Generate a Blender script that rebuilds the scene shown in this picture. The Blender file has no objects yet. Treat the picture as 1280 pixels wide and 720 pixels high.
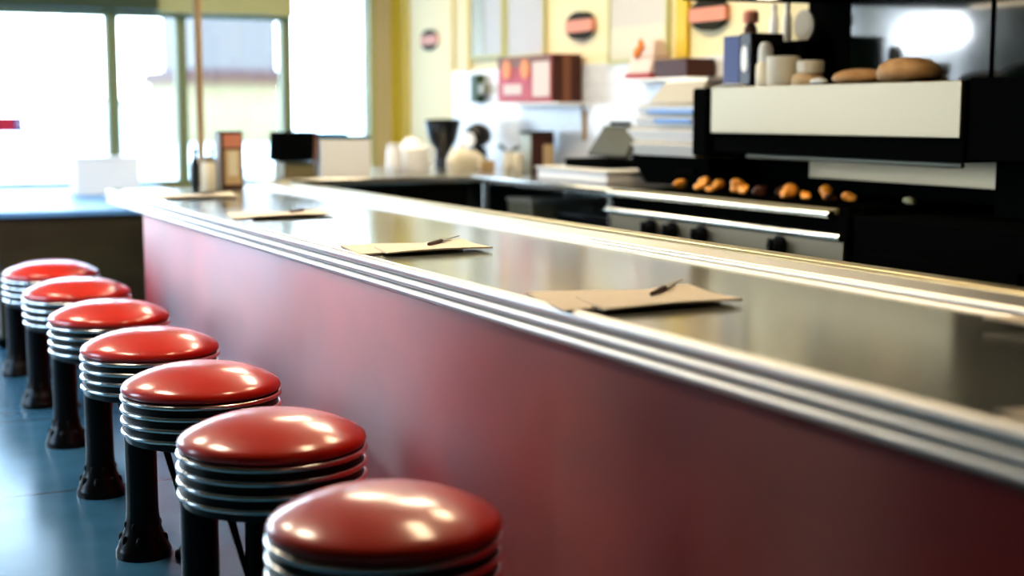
import bpy, bmesh, math, random
from mathutils import Vector, Matrix
random.seed(7)
SC = bpy.context.scene
COL = SC.collection
PI = math.pi

# ------------------------------------------------------------------ materials
def mat(name, color, rough=0.5, metal=0.0, coat=0.0, bump=None, noise=None, emit=None, spec=0.2, aniso=0.0, coat_rough=0.05):
    m = bpy.data.materials.new(name); m.use_nodes = True
    nt = m.node_tree; b = nt.nodes['Principled BSDF']
    b.inputs['Base Color'].default_value = (*color, 1)
    b.inputs['Roughness'].default_value = rough
    b.inputs['Metallic'].default_value = metal
    b.inputs['Coat Weight'].default_value = coat
    b.inputs['Coat Roughness'].default_value = coat_rough
    b.inputs['Specular IOR Level'].default_value = spec
    if emit:
        b.inputs['Emission Color'].default_value = (*emit[0], 1)
        b.inputs['Emission Strength'].default_value = emit[1]
    tc = None
    if noise or bump:
        tc = nt.nodes.new('ShaderNodeTexCoord')
    if noise:                       # (scale vec, second colour, lo, hi)
        sc, c2, lo, hi = noise
        mp = nt.nodes.new('ShaderNodeMapping'); mp.inputs['Scale'].default_value = sc
        n = nt.nodes.new('ShaderNodeTexNoise'); n.inputs['Scale'].default_value = 1.0; n.inputs['Detail'].default_value = 5
        r = nt.nodes.new('ShaderNodeValToRGB')
        r.color_ramp.elements[0].position = lo; r.color_ramp.elements[0].color = (*color, 1)
        r.color_ramp.elements[1].position = hi; r.color_ramp.elements[1].color = (*c2, 1)
        nt.links.new(tc.outputs['Object'], mp.inputs[0]); nt.links.new(mp.outputs[0], n.inputs['Vector'])
        nt.links.new(n.outputs['Fac'], r.inputs[0]); nt.links.new(r.outputs[0], b.inputs['Base Color'])
    if bump:                        # (scale vec, strength, distance)
        sc, st, di = bump
        mp = nt.nodes.new('ShaderNodeMapping'); mp.inputs['Scale'].default_value = sc
        n = nt.nodes.new('ShaderNodeTexNoise'); n.inputs['Scale'].default_value = 1.0; n.inputs['Detail'].default_value = 3
        bp = nt.nodes.new('ShaderNodeBump'); bp.inputs['Strength'].default_value = st; bp.inputs['Distance'].default_value = di
        nt.links.new(tc.outputs['Object'], mp.inputs[0]); nt.links.new(mp.outputs[0], n.inputs['Vector'])
        nt.links.new(n.outputs['Fac'], bp.inputs['Height']); nt.links.new(bp.outputs[0], b.inputs['Normal'])
    return m

def tile_mat(name, c1, c2, mortar, size, gap, rough, bumpd=0.3, axis='XY', stain=None):
    m = bpy.data.materials.new(name); m.use_nodes = True
    nt = m.node_tree; b = nt.nodes['Principled BSDF']; b.inputs['Roughness'].default_value = rough
    tc = nt.nodes.new('ShaderNodeTexCoord'); br = nt.nodes.new('ShaderNodeTexBrick')
    br.offset = 0.0 if axis == 'XY' else 0.5
    br.inputs['Scale'].default_value = 1.0; br.inputs['Mortar Size'].default_value = gap
    br.inputs['Brick Width'].default_value = size[0]; br.inputs['Row Height'].default_value = size[1]
    br.inputs['Color1'].default_value = (*c1, 1); br.inputs['Color2'].default_value = (*c2, 1); br.inputs['Mortar'].default_value = (*mortar, 1)
    src = tc.outputs['Object']
    if axis == 'YZ':
        sp = nt.nodes.new('ShaderNodeSeparateXYZ'); cb = nt.nodes.new('ShaderNodeCombineXYZ')
        nt.links.new(src, sp.inputs[0]); nt.links.new(sp.outputs['Y'], cb.inputs['X']); nt.links.new(sp.outputs['Z'], cb.inputs['Y'])
        src = cb.outputs[0]
    nt.links.new(src, br.inputs['Vector'])
    col = br.outputs['Color']
    if stain:
        n = nt.nodes.new('ShaderNodeTexNoise'); n.inputs['Scale'].default_value = 2.3; n.inputs['Detail'].default_value = 8
        nt.links.new(tc.outputs['Object'], n.inputs['Vector'])
        mx = nt.nodes.new('ShaderNodeMix'); mx.data_type = 'RGBA'; mx.blend_type = 'MULTIPLY'
        r = nt.nodes.new('ShaderNodeValToRGB'); r.color_ramp.elements[0].position = .3; r.color_ramp.elements[1].position = .65
        r.color_ramp.elements[0].color = (*stain, 1); r.color_ramp.elements[1].color = (1, 1, 1, 1)
        nt.links.new(n.outputs['Fac'], r.inputs[0])
        mx.inputs['Factor'].default_value = 1.0
        nt.links.new(col, mx.inputs['A']); nt.links.new(r.outputs[0], mx.inputs['B']); col = mx.outputs['Result']
        rr = nt.nodes.new('ShaderNodeMapRange'); rr.inputs['To Min'].default_value = rough * .7; rr.inputs['To Max'].default_value = min(1, rough * 1.4)
        nt.links.new(n.outputs['Fac'], rr.inputs['Value']); nt.links.new(rr.outputs[0], b.inputs['Roughness'])
    nt.links.new(col, b.inputs['Base Color'])
    bp = nt.nodes.new('ShaderNodeBump'); bp.inputs['Strength'].default_value = bumpd; bp.inputs['Distance'].default_value = 0.002; bp.invert = True
    nt.links.new(br.outputs['Fac'], bp.inputs['Height']); nt.links.new(bp.outputs[0], b.inputs['Normal'])
    return m

def glass_mat(name, tint=(0.96, 0.98, 0.97)):
    m = bpy.data.materials.new(name); m.use_nodes = True
    nt = m.node_tree; nt.nodes.remove(nt.nodes['Principled BSDF']); out = nt.nodes['Material Output']
    t = nt.nodes.new('ShaderNodeBsdfTransparent'); t.inputs[0].default_value = (*tint, 1)
    g = nt.nodes.new('ShaderNodeBsdfGlossy'); g.inputs['Roughness'].default_value = 0.02
    f = nt.nodes.new('ShaderNodeFresnel'); f.inputs['IOR'].default_value = 1.45
    mx = nt.nodes.new('ShaderNodeMixShader')
    nt.links.new(f.outputs[0], mx.inputs[0]); nt.links.new(t.outputs[0], mx.inputs[1]); nt.links.new(g.outputs[0], mx.inputs[2])
    nt.links.new(mx.outputs[0], out.inputs[0])
    return m

def lacquer_mat(name, c1, c2, ior, rough, aniso):
    m = bpy.data.materials.new(name); m.use_nodes = True
    nt = m.node_tree; b = nt.nodes['Principled BSDF']; out = nt.nodes['Material Output']
    b.inputs['Roughness'].default_value = .5; b.inputs['Specular IOR Level'].default_value = .2
    tc = nt.nodes.new('ShaderNodeTexCoord'); mp = nt.nodes.new('ShaderNodeMapping'); mp.inputs['Scale'].default_value = (1, 1.1, 1.5)
    n = nt.nodes.new('ShaderNodeTexNoise'); n.inputs['Scale'].default_value = 1; n.inputs['Detail'].default_value = 5
    r = nt.nodes.new('ShaderNodeValToRGB')
    r.color_ramp.elements[0].position = .38; r.color_ramp.elements[0].color = (*c1, 1); r.color_ramp.elements[1].position = .64; r.color_ramp.elements[1].color = (*c2, 1)
    nt.links.new(tc.outputs['Object'], mp.inputs[0]); nt.links.new(mp.outputs[0], n.inputs['Vector']); nt.links.new(n.outputs['Fac'], r.inputs[0]); nt.links.new(r.outputs[0], b.inputs['Base Color'])
    mp2 = nt.nodes.new('ShaderNodeMapping'); mp2.inputs['Scale'].default_value = (1, 7, .45)
    n2 = nt.nodes.new('ShaderNodeTexNoise'); n2.inputs['Scale'].default_value = 1; n2.inputs['Detail'].default_value = 4
    mr = nt.nodes.new('ShaderNodeMapRange'); mr.inputs['From Min'].default_value = .3; mr.inputs['From Max'].default_value = .7
    mr.inputs['To Min'].default_value = rough*.88; mr.inputs['To Max'].default_value = rough*1.1
    nt.links.new(tc.outputs['Object'], mp2.inputs[0]); nt.links.new(mp2.outputs[0], n2.inputs['Vector']); nt.links.new(n2.outputs['Fac'], mr.inputs['Value'])
    g = nt.nodes.new('ShaderNodeBsdfAnisotropic'); g.inputs['Anisotropy'].default_value = aniso; g.inputs['Color'].default_value = (.95, .93, .95, 1)
    nt.links.new(mr.outputs[0], g.inputs['Roughness'])
    tg = nt.nodes.new('ShaderNodeTangent'); tg.direction_type = 'RADIAL'; tg.axis = 'Z'; nt.links.new(tg.outputs[0], g.inputs['Tangent'])
    f = nt.nodes.new('ShaderNodeFresnel'); f.inputs['IOR'].default_value = ior
    mx = nt.nodes.new('ShaderNodeMixShader')
    nt.links.new(f.outputs[0], mx.inputs[0]); nt.links.new(b.outputs[0], mx.inputs[1]); nt.links.new(g.outputs[0], mx.inputs[2]); nt.links.new(mx.outputs[0], out.inputs[0])
    return m

M = dict(
    vinyl=mat('red_vinyl', (0.70, 0.012, 0.002), 0.45, coat=1.0, coat_rough=0.17, spec=.3, bump=((9, 9, 9), 0.04, 0.01)),
    chrome=mat('chrome', (0.92, 0.92, 0.92), 0.2, 1.0, spec=.5),
    band=mat('black_enamel_band', (0.003, 0.003, 0.0035), 0.4, 0.0, spec=.2),
    iron=mat('black_cast_iron', (0.002, 0.002, 0.0025), 0.3, 0.0, spec=.22, bump=((30, 30, 30), 0.1, 0.003)),
    panel=lacquer_mat('red_lacquered_panel', (0.30, 0.006, 0.005), (0.58, 0.012, 0.009), 1.31, 0.38, 0.76),
    top=mat('countertop_steel', (0.50, 0.52, 0.44), 0.16, 0.9, bump=((4, 2.5, 4), 0.02, 0.01), noise=((3, 2, 3), (0.58, 0.59, 0.52), 0.35, 0.7)),
    trim=mat('aluminium_edging', (0.80, 0.81, 0.80), 0.42, 1.0),
    trim_dark=mat('edging_groove', (0.16, 0.165, 0.155), 0.4, 0.8),
    trim_warm=mat('edging_brass', (0.44, 0.40, 0.26), 0.35, 0.9),
    steel=mat('brushed_steel', (0.33, 0.27, 0.18), 0.42, 1.0, bump=((2, 2, 160), 0.03, 0.002)),
    steel_light=mat('bright_steel', (0.85, 0.84, 0.78), 0.2, 1.0),
    mirror=mat('black_glass_panel', (0.004, 0.009, 0.007), 0.09, 0.0, spec=0.8, bump=((1.5, 1.5, 1.5), 0.06, 0.03)),
    black=mat('black_enamel', (0.002, 0.0025, 0.0025), 0.7, spec=0.0),
    black_gloss=mat('black_gloss', (0.004, 0.004, 0.005), 0.25, spec=.3),
    greenblack=mat('dark_cabinet', (0.004, 0.008, 0.008), 0.5, spec=.15),
    yellow=mat('yellow_paint', (0.74, 0.65, 0.37), 0.55, noise=((1.2, 1.2, 1.2), (0.78, 0.70, 0.43), 0.35, 0.7)),
    deep_yellow=mat('deep_yellow_paint', (0.66, 0.45, 0.03), 0.5),
    cream=mat('cream_paint', (0.86, 0.74, 0.42), 0.55),
    olive=mat('olive_paint', (0.22, 0.25, 0.12), 0.5),
    olive_pale=mat('pale_olive_paint', (0.50, 0.50, 0.24), 0.55),
    olive_dark=mat('dark_green_blind', (0.05, 0.075, 0.04), 0.6),
    tan=mat('tan_paint', (0.62, 0.54, 0.33), 0.55),
    wood=mat('varnished_pole_wood', (0.25, 0.14, 0.05), 0.4, noise=((30, 30, 2), (0.36, 0.22, 0.08), 0.3, 0.7)),
    ceiling=mat('ceiling_paint', (0.24, 0.16, 0.07), 0.7),
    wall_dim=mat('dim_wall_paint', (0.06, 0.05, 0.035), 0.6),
    cabinet=mat('brown_panel', (0.050, 0.042, 0.022), 0.5, noise=((2, 2, 6), (0.036, 0.026, 0.016), 0.3, 0.7)),
    ledge=mat('ledge_top', (0.16, 0.40, 0.80), 0.4),
    white=mat('white_plastic', (0.95, 0.95, 0.95), 0.35),
    white_card=mat('white_card', (0.76, 0.75, 0.70), 0.6),
    grey_card=mat('grey_card', (0.40, 0.38, 0.32), 0.65),
    cream_plastic=mat('cream_plastic', (0.82, 0.75, 0.58), 0.45),
    tan_plastic=mat('tan_plastic', (0.60, 0.42, 0.22), 0.5),
    kraft=mat('kraft_paper', (0.93, 0.80, 0.63), 0.7, noise=((14, 14, 14), (0.95, 0.85, 0.70), 0.35, 0.7)),
    kraft_dark=mat('kraft_inner', (0.42, 0.25, 0.12), 0.7),
    brown=mat('dark_brown_card', (0.05, 0.013, 0.008), 0.5),
    brown_mid=mat('mid_brown_card', (0.17, 0.065, 0.035), 0.55),
    red_card=mat('red_card', (0.36, 0.016, 0.011), 0.5),
    rose=mat('rose_card', (0.42, 0.035, 0.05), 0.5),
    orange=mat('orange_print', (0.75, 0.22, 0.04), 0.5),
    pink_white=mat('pale_pink_card', (0.66, 0.52, 0.47), 0.55),
    salmon=mat('salmon_enamel', (0.66, 0.25, 0.16), 0.5),
    sign_dark=mat('sign_dark_enamel', (0.016, 0.014, 0.006), 0.6, spec=.05),
    blue=mat('navy_card', (0.045, 0.065, 0.20), 0.45),
    blue_stripe=mat('blue_print', (0.10, 0.27, 0.66), 0.5),
    lavender=mat('lavender_board', (0.43, 0.44, 0.46), 0.5),
    board=mat('grey_board', (0.56, 0.53, 0.47), 0.55),
    board_low=mat('beige_board', (0.66, 0.61, 0.48), 0.55),
    bread=mat('bread_crust', (0.42, 0.22, 0.085), 0.6, noise=((14, 14, 14), (0.60, 0.38, 0.18), 0.35, 0.65), bump=((30, 30, 30), 0.3, 0.004)),
    chicken=mat('roast_chicken', (0.86, 0.33, 0.025), 0.36, noise=((26, 26, 26), (0.42, 0.09, 0.008), 0.5, 0.74), bump=((40, 40, 40), 0.5, 0.006), coat=0.3),
    char=mat('charred_meat', (0.05, 0.015, 0.006), 0.4, noise=((30, 30, 30), (0.30, 0.10, 0.02), 0.5, 0.72), bump=((40, 40, 40), 0.5, 0.006)),
    onion=mat('pale_onion', (0.55, 0.52, 0.30), 0.4),
    teal=mat('dark_teal_plastic', (0.01, 0.075, 0.06), 0.35),
    khaki=mat('khaki_plastic', (0.20, 0.165, 0.08), 0.45),
    olive_grey=mat('olive_grey_steel', (0.24, 0.24, 0.18), 0.4, 0.3),
    dark_lid=mat('dark_press_lid', (0.06, 0.06, 0.042), 0.5),
    leaf=mat('dark_green_leaf', (0.03, 0.06, 0.02), 0.5),
    red_gloss=mat('red_sign', (0.62, 0.03, 0.06), 0.4),
    purple=mat('purple_sign', (0.16, 0.05, 0.30), 0.4),
    floor=tile_mat('floor_tile', (0.045, 0.18, 0.33), (0.052, 0.195, 0.35), (0.02, 0.035, 0.045), (1.15, 1.15), 0.008, 0.2, 0.4, stain=(0.62, 0.66, 0.70)),
    tile=tile_mat('white_wall_tile', (0.66, 0.66, 0.67), (0.64, 0.65, 0.66), (0.54, 0.54, 0.54), (0.15, 0.075), 0.003, 0.22, 0.3, axis='YZ'),
    glass=glass_mat('window_glass'),
    asphalt=mat('pale_asphalt', (0.42, 0.50, 0.60), 0.8, noise=((0.6, 0.6, 0.6), (0.50, 0.57, 0.66), 0.3, 0.7)),
    pavement=mat('sunlit_pavement', (0.80, 0.79, 0.76), 0.85),
    stucco=mat('cream_stucco', (0.26, 0.19, 0.095), 0.8),
    fascia=mat('brown_fascia', (0.085, 0.036, 0.020), 0.7),
    red_roof=mat('pink_roof_edge', (0.07, 0.032, 0.032), 0.7),
    slate=mat('lavender_slate', (0.13, 0.10, 0.085), 0.8),
    lamp=mat('lamp_diffuser', (0.9, 0.88, 0.8), 0.5, emit=((1.0, 0.84, 0.58), 22.0)),
    globe=mat('globe_glass', (.9,.9,.9), .4, emit=((.86, .94, 1.0), 55.0)),
    lamp_aisle=mat('aisle_lamp_diffuser', (0.9, 0.85, 0.75), 0.5, emit=((1.0, 0.84, 0.62), 32.0)),
    added_glow=mat('added_strip_glow', (0.9, 0.85, 0.7), 0.5, emit=((1.0, 0.80, 0.52), 6.0)),  # glow for the strip added under the hood
    lamp_warm=mat('warm_lamp_diffuser', (0.9, 0.8, 0.6), 0.5, emit=((1.0, 0.74, 0.45), 26.0)),
)

M['vinyl'].node_tree.nodes['Principled BSDF'].inputs['Coat IOR'].default_value = 1.62
# ------------------------------------------------------------------ builders
class MB:
    """collects shapes into one bmesh; build() links them as ONE mesh object"""
    def __init__(self): self.bm = bmesh.new()
    def box(self, x0, x1, y0, y1, z0, z1):
        vs = [self.bm.verts.new(p) for p in ((x0,y0,z0),(x1,y0,z0),(x1,y1,z0),(x0,y1,z0),(x0,y0,z1),(x1,y0,z1),(x1,y1,z1),(x0,y1,z1))]
        for f in ((0,3,2,1),(4,5,6,7),(0,1,5,4),(1,2,6,5),(2,3,7,6),(3,0,4,7)): self.bm.faces.new([vs[i] for i in f])
        return self
    def hexa(self, pts):
        vs = [self.bm.verts.new(p) for p in pts]
        for f in ((0,3,2,1),(4,5,6,7),(0,1,5,4),(1,2,6,5),(2,3,7,6),(3,0,4,7)): self.bm.faces.new([vs[i] for i in f])
        return self
    def lathe(self, prof, cx=0, cy=0, seg=40, sx=1, sy=1):
        rings = []
        for r, z in prof:
            if r < 1e-5: rings.append([self.bm.verts.new((cx, cy, z))])
            else: rings.append([self.bm.verts.new((cx+sx*r*math.cos(2*PI*i/seg), cy+sy*r*math.sin(2*PI*i/seg), z)) for i in range(seg)])
        for a, b in zip(rings, rings[1:]):
            for i in range(seg):
                j = (i+1) % seg
                if len(a) == 1 and len(b) == 1: continue
                if len(a) == 1: self.bm.faces.new((a[0], b[j], b[i]))
                elif len(b) == 1: self.bm.faces.new((a[i], a[j], b[0]))
                else: self.bm.faces.new((a[i], a[j], b[j], b[i]))
        if len(rings[0]) > 1: self.bm.faces.new(list(reversed(rings[0])))
        if len(rings[-1]) > 1: self.bm.faces.new(rings[-1])
        return self
    def torus(self, R, r, z, cx=0, cy=0, seg=56, n=10):
        g = [[self.bm.verts.new((cx+(R+r*math.cos(2*PI*k/n))*math.cos(2*PI*i/seg), cy+(R+r*math.cos(2*PI*k/n))*math.sin(2*PI*i/seg), z+r*math.sin(2*PI*k/n))) for k in range(n)] for i in range(seg)]
        for i in range(seg):
            for k in range(n):
                self.bm.faces.new((g[i][k], g[(i+1)%seg][k], g[(i+1)%seg][(k+1)%n], g[i][(k+1)%n]))
        return self
    def tube(self, p0, p1, r0, r1=None, seg=16):
        r1 = r0 if r1 is None else r1
        p0, p1 = Vector(p0), Vector(p1); d = (p1-p0).normalized()
        u = d.orthogonal().normalized(); v = d.cross(u)
        A = [self.bm.verts.new(p0+r0*(u*math.cos(2*PI*i/seg)+v*math.sin(2*PI*i/seg))) for i in range(seg)]
        B = [self.bm.verts.new(p1+r1*(u*math.cos(2*PI*i/seg)+v*math.sin(2*PI*i/seg))) for i in range(seg)]
        for i in range(seg):
            j = (i+1) % seg; self.bm.faces.new((A[i], A[j], B[j], B[i]))
        self.bm.faces.new(list(reversed(A))); self.bm.faces.new(B)
        return self
    def prism_y(self, prof, y0, y1):
        """profile in (x,z), extruded along y"""
        A = [self.bm.verts.new((x, y0, z)) for x, z in prof]; B = [self.bm.verts.new((x, y1, z)) for x, z in prof]
        n = len(prof)
        for i in range(n):
            j = (i+1) % n; self.bm.faces.new((A[i], A[j], B[j], B[i]))
        self.bm.faces.new(list(reversed(A))); self.bm.faces.new(B)
        return self
    def prism_x(self, prof, x0, x1):
        """profile in (y,z), extruded along x"""
        A = [self.bm.verts.new((x0, y, z)) for y, z in prof]; B = [self.bm.verts.new((x1, y, z)) for y, z in prof]
        n = len(prof)
        for i in range(n):
            j = (i+1) % n; self.bm.faces.new((A[i], A[j], B[j], B[i]))
        self.bm.faces.new(list(reversed(A))); self.bm.faces.new(B)
        return self
    def prism_z(self, prof, z0, z1):
        A = [self.bm.verts.new((x, y, z0)) for x, y in prof]; B = [self.bm.verts.new((x, y, z1)) for x, y in prof]
        n = len(prof)
        for i in range(n):
            j = (i+1) % n; self.bm.faces.new((A[i], A[j], B[j], B[i]))
        self.bm.faces.new(list(reversed(A))); self.bm.faces.new(B)
        return self
    def sheet(self, corners, n=10, th=0.004, lift=lambda u, v: 0.0):
        """a paper sheet: bilinear patch of four (x,y) corners, lifted by lift(u,v), with thickness th"""
        a, b, c, d = [Vector((*p, 0)) for p in corners]
        up, lo = {}, {}
        for i in range(n+1):
            for j in range(n+1):
                u, v = i/n, j/n
                p = (a*(1-u)+b*u)*(1-v)+(d*(1-u)+c*u)*v
                z = lift(u, v)
                up[i,j] = self.bm.verts.new((p.x, p.y, z+th)); lo[i,j] = self.bm.verts.new((p.x, p.y, z))
        for i in range(n):
            for j in range(n):
                self.bm.faces.new((up[i,j], up[i+1,j], up[i+1,j+1], up[i,j+1]))
                self.bm.faces.new((lo[i,j], lo[i,j+1], lo[i+1,j+1], lo[i+1,j]))
        for i in range(n):
            self.bm.faces.new((lo[i,0], lo[i+1,0], up[i+1,0], up[i,0])); self.bm.faces.new((up[i,n], up[i+1,n], lo[i+1,n], lo[i,n]))
            self.bm.faces.new((up[0,i], up[0,i+1], lo[0,i+1], lo[0,i])); self.bm.faces.new((lo[n,i], lo[n,i+1], up[n,i+1], up[n,i]))
        return self
    def blob(self, c, r, amp=0.25, seed=0, sub=3, flat=0.0):
        rnd = random.Random(seed)
        ph = [(Vector((rnd.uniform(-1,1), rnd.uniform(-1,1), rnd.uniform(-1,1))).normalized()*rnd.uniform(1.5,4), rnd.uniform(0,6)) for _ in range(6)]
        r0 = bmesh.ops.create_icosphere(self.bm, subdivisions=sub, radius=1.0)
        for v in r0['verts']:
            p = v.co.copy(); k = 1 + amp*sum(math.sin(q.dot(p)+f) for q, f in ph)/3
            z = p.z*k
            if flat and z < -flat: z = -flat
            v.co = Vector((c[0]+p.x*k*r[0], c[1]+p.y*k*r[1], c[2]+z*r[2]))
        return self
    def build(self, name, material, parent=None, bev=0.0, smooth=True, angle=35, loc=None):
        bmesh.ops.recalc_face_normals(self.bm, faces=self.bm.faces[:])
        me = bpy.data.meshes.new(name); self.bm.to_mesh(me); self.bm.free()
        me.materials.append(material)
        if smooth:
            for p in me.polygons: p.use_smooth = True
            me.set_sharp_from_angle(angle=math.radians(angle))
        o = bpy.data.objects.new(name, me); COL.objects.link(o)
        if parent: o.parent = parent
        if loc: o.location = loc
        if bev:
            b = o.modifiers.new('bevel', 'BEVEL'); b.width = bev; b.segments = 2; b.limit_method = 'ANGLE'; b.angle_limit = math.radians(40)
            b.harden_normals = False
        return o

def tag(o, label=None, cat=None, group=None, kind=None):
    if label: o['label'] = label
    if cat: o['category'] = cat
    if group: o['group'] = group
    if kind: o['kind'] = kind
    return o
def thing(name, label, cat, loc=(0,0,0), rz=0.0, group=None):
    o = bpy.data.objects.new(name, None); COL.objects.link(o)
    o.empty_display_size = 0.05
    o.location = loc; o.rotation_euler = (0, 0, rz)
    return tag(o, label, cat, group)
def struct(name, mb, m, parent=None, **k):
    o = mb.build(name, m, parent, smooth=False, **k)
    if parent is None: o['kind'] = 'structure'
    return o
def dup(root, loc, rz, label):
    r = root.copy(); COL.objects.link(r); r.location = loc; r.rotation_euler = (0, 0, rz); r['label'] = label
    for ch in list(root.children):
        c = ch.copy(); COL.objects.link(c); c.parent = r
        for g in list(ch.children):
            d = g.copy(); COL.objects.link(d); d.parent = c
    return r
def text_mesh(name, body, size, m, parent, loc, rot, ext=0.001):
    cu = bpy.data.curves.new(name, 'FONT'); cu.body = body; cu.size = size; cu.extrude = ext; cu.align_x = 'CENTER'; cu.align_y = 'CENTER'
    t = bpy.data.objects.new(name, cu); COL.objects.link(t)
    dg = bpy.context.evaluated_depsgraph_get(); me = bpy.data.meshes.new_from_object(t.evaluated_get(dg))
    bpy.data.objects.remove(t); bpy.data.curves.remove(cu)
    me.materials.clear(); me.materials.append(m)
    o = bpy.data.objects.new(name, me); COL.objects.link(o); o.parent = parent; o.location = loc; o.rotation_euler = rot
    return o

# ------------------------------------------------------------------ the setting
XL, XR, YN, YF, ZC = -2.5, 3.9, -2.2, 10.0, 2.75
struct('floor', MB().box(XL-.15, XR+.15, YN-.15, YF+.15, -.1, 0), M['floor'])
struct('ceiling', MB().box(XL-.15, XR+.15, YN-.15, YF+.15, ZC, ZC+.1), M['ceiling'])
struct('wall_right', MB().box(XR, XR+.15, YN-.15, YF+.15, 0, ZC), M['yellow'])
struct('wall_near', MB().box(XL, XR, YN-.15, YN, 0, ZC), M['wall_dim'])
# far wall: low wall under the glass, piers, lintel
ZS, ZH, ZH2 = 0.70, 1.868, 2.15
w = MB()
w.box(.10, XR, YF, YF+.15, 0, ZS); w.box(XL-.15, -2.15, YF, YF+.15, 0, ZS); w.box(-2.15, -.72, YF, YF+.15, 0, 1.15); w.box(-.72, -.62, YF, YF+.15, 0, ZH2)
w.box(XL-.15, .25, YF, YF+.15, ZH2, ZC); w.box(.25, 3.095, YF, YF+.15, ZH, ZC); w.box(3.095, XR, YF, YF+.15, 2.3, ZC)
for a, b in ((XL-.15, -2.15), (.10, .25), (3.715, XR)): w.box(a, b, YF, YF+.15, ZS, 2.3 if a > 3 else ZH2)
struct('wall_far', w, M['olive'])
# left wall with its row of shop windows
w = MB()
w.box(XL-.15, XL, YN, YF, 0, .5); w.box(XL-.15, XL, YN, YF, 2.2, ZC)
for a, b in ((YN, 5.2), (6.8, 7.1), (8.7, YF)): w.box(XL-.15, XL, a, b, .5, 2.2)
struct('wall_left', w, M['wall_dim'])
# windows: frame + pane
def far_window(i, x0, x1, zb, zt, fw_l, fw_r):
    f = struct('window_%d' % i, MB().box(x0, x0+fw_l, YF+.02, YF+.12, zb, zt).box(x1-fw_r, x1, YF+.02, YF+.12, zb, zt)
               .box(x0+fw_l, x1-fw_r, YF+.02, YF+.12, zb, zb+.025).box(x0+fw_l, x1-fw_r, YF+.02, YF+.12, zt-.02, zt), M['olive'], bev=.004)
    p = MB().box(x0+fw_l, x1-fw_r, YF+.068, YF+.074, zb+.025, zt-.02).build('pane', M['glass'], f, smooth=False)
    return f
far_window(1, .25, 1.863, ZS, ZH, .05, .04)
far_window(2, 1.863, 2.335, ZS, ZH, .04, .035)
far_window(3, 2.335, 3.095, ZS, ZH, .035, .035)
W4 = far_window(4, 3.095, 3.715, ZS, 2.3, .035, .01)
g = MB()
rl = random.Random(3)
for r_, z in ((0,1.66),(1,1.555)):
    x = 3.24
    while x < 3.56:
        wd_ = rl.uniform(.012,.035)
        g.hexa([(x,YF+.062,z),(x+.008,YF+.062,z),(x+.008,YF+.066,z),(x,YF+.066,z),(x+wd_*.6,YF+.062,z+rl.uniform(.04,.075)),(x+wd_*.6+.008,YF+.062,z+.05),(x+wd_*.6+.008,YF+.066,z+.05),(x+wd_*.6,YF+.066,z+.06)])
        x += wd_+.02
g.build('window_lettering', M['lavender'], W4, smooth=False)
far_window(5, -2.15, -.72, 1.15, ZH2, .05, .05)
D = far_window(9, -.62, .10, 0.0, ZH2, .05, .05); D.name = 'door_1'
MB().tube((-.53, YF-.01, .85), (-.53, YF-.01, 1.25), .012).tube((-.53, YF-.01, .87), (-.59, YF+.04, .87), .010).tube((-.53, YF-.01, 1.23), (-.59, YF+.04, 1.23), .010).build('door_handle', M['chrome'], D)
for i, (a, b) in enumerate(((5.2, 6.8), (7.1, 8.7))):
    f = struct('window_%d' % (6+i), MB().box(XL-.12, XL-.02, a, a+.05, .5, 2.2).box(XL-.12, XL-.02, b-.05, b, .5, 2.2)
               .box(XL-.12, XL-.02, a+.05, b-.05, .5, .55).box(XL-.12, XL-.02, a+.05, b-.05, 2.15, 2.2), M['olive'], bev=.004)
    MB().box(XL-.074, XL-.068, a+.05, b-.05, .55, 2.15).build('pane', M['glass'], f, smooth=False)
# blinds / valances above the far glass
struct('trim_1', MB().box(.3, 2.15, YF-.14, YF-.002, 1.885, 2.12), M['olive_dark'], bev=.006)
struct('trim_2', MB().box(2.15, 3.10, YF-.12, YF-.002, 1.872, 2.12), M['olive_pale'], bev=.006)
# corner pier: olive bead, tan face, deep yellow jamb on the right wall, cream door panel
struct('trim_3', MB().box(3.70, 3.745, YF-.05, YF-.002, ZS, ZC), M['olive_pale'], bev=.004)
struct('trim_4', MB().box(3.745, 3.898, YF-.035, YF-.002, 0, ZC), M['tan'], bev=.004)
struct('trim_5', MB().box(XR-.035, XR-.002, 9.62, 9.96, 0, ZC), M['deep_yellow'], bev=.005)
struct('trim_6', MB().box(XR-.02, XR-.002, 8.87, 9.62, 0, ZC), M['cream'], bev=.004)
struct('trim_7', MB().box(XR-.016, XR-.002, 5.3, 8.86, .0, 1.465), M['tile'])
# yellow battens between the wall boards
struct('trim_8', MB().box(XR-.03, XR-.002, 8.60, 8.68, 1.466, ZC), M['cream'], bev=.004)
struct('trim_9', MB().box(XR-.03, XR-.002, 5.98, 6.08, 1.466, ZC), M['deep_yellow'], bev=.004)
struct('baseboard_left', MB().box(XL, XL+.015, YN, YF, 0, .1), M['olive_dark'])
# wooden pole by the glass
tag(MB().lathe([(.03,.70),(.03,.715),(.0225,.73),(.0225,2.72),(.03,2.735),(.03,2.75)], 0, 0, 20).build('wooden_pole', M['wood'], loc=(2.03, 8.3, 0)),
    'slim brown wooden pole rising to the ceiling in front of the far windows', 'pole')

# ------------------------------------------------------------------ lunch counter
T = thing('lunch_counter', 'long red fronted lunch counter with a grey top and ribbed metal edge', 'counter', (0,0,0))
CX0, CX1, CYN, CYF = 1.275, 2.26, -.6, 7.18
MB().box(1.298, 1.318, CYN, 6.40, .04, .752).build('front_panel', M['panel'], T, bev=.003)
MB().box(1.318, 2.20, CYN, 6.40, .0, .75).build('body', M['greenblack'], T)
MB().box(CX0+.012, 1.975, CYN, CYF, .778, .82).build('countertop', M['top'], T, bev=.002)
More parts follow.
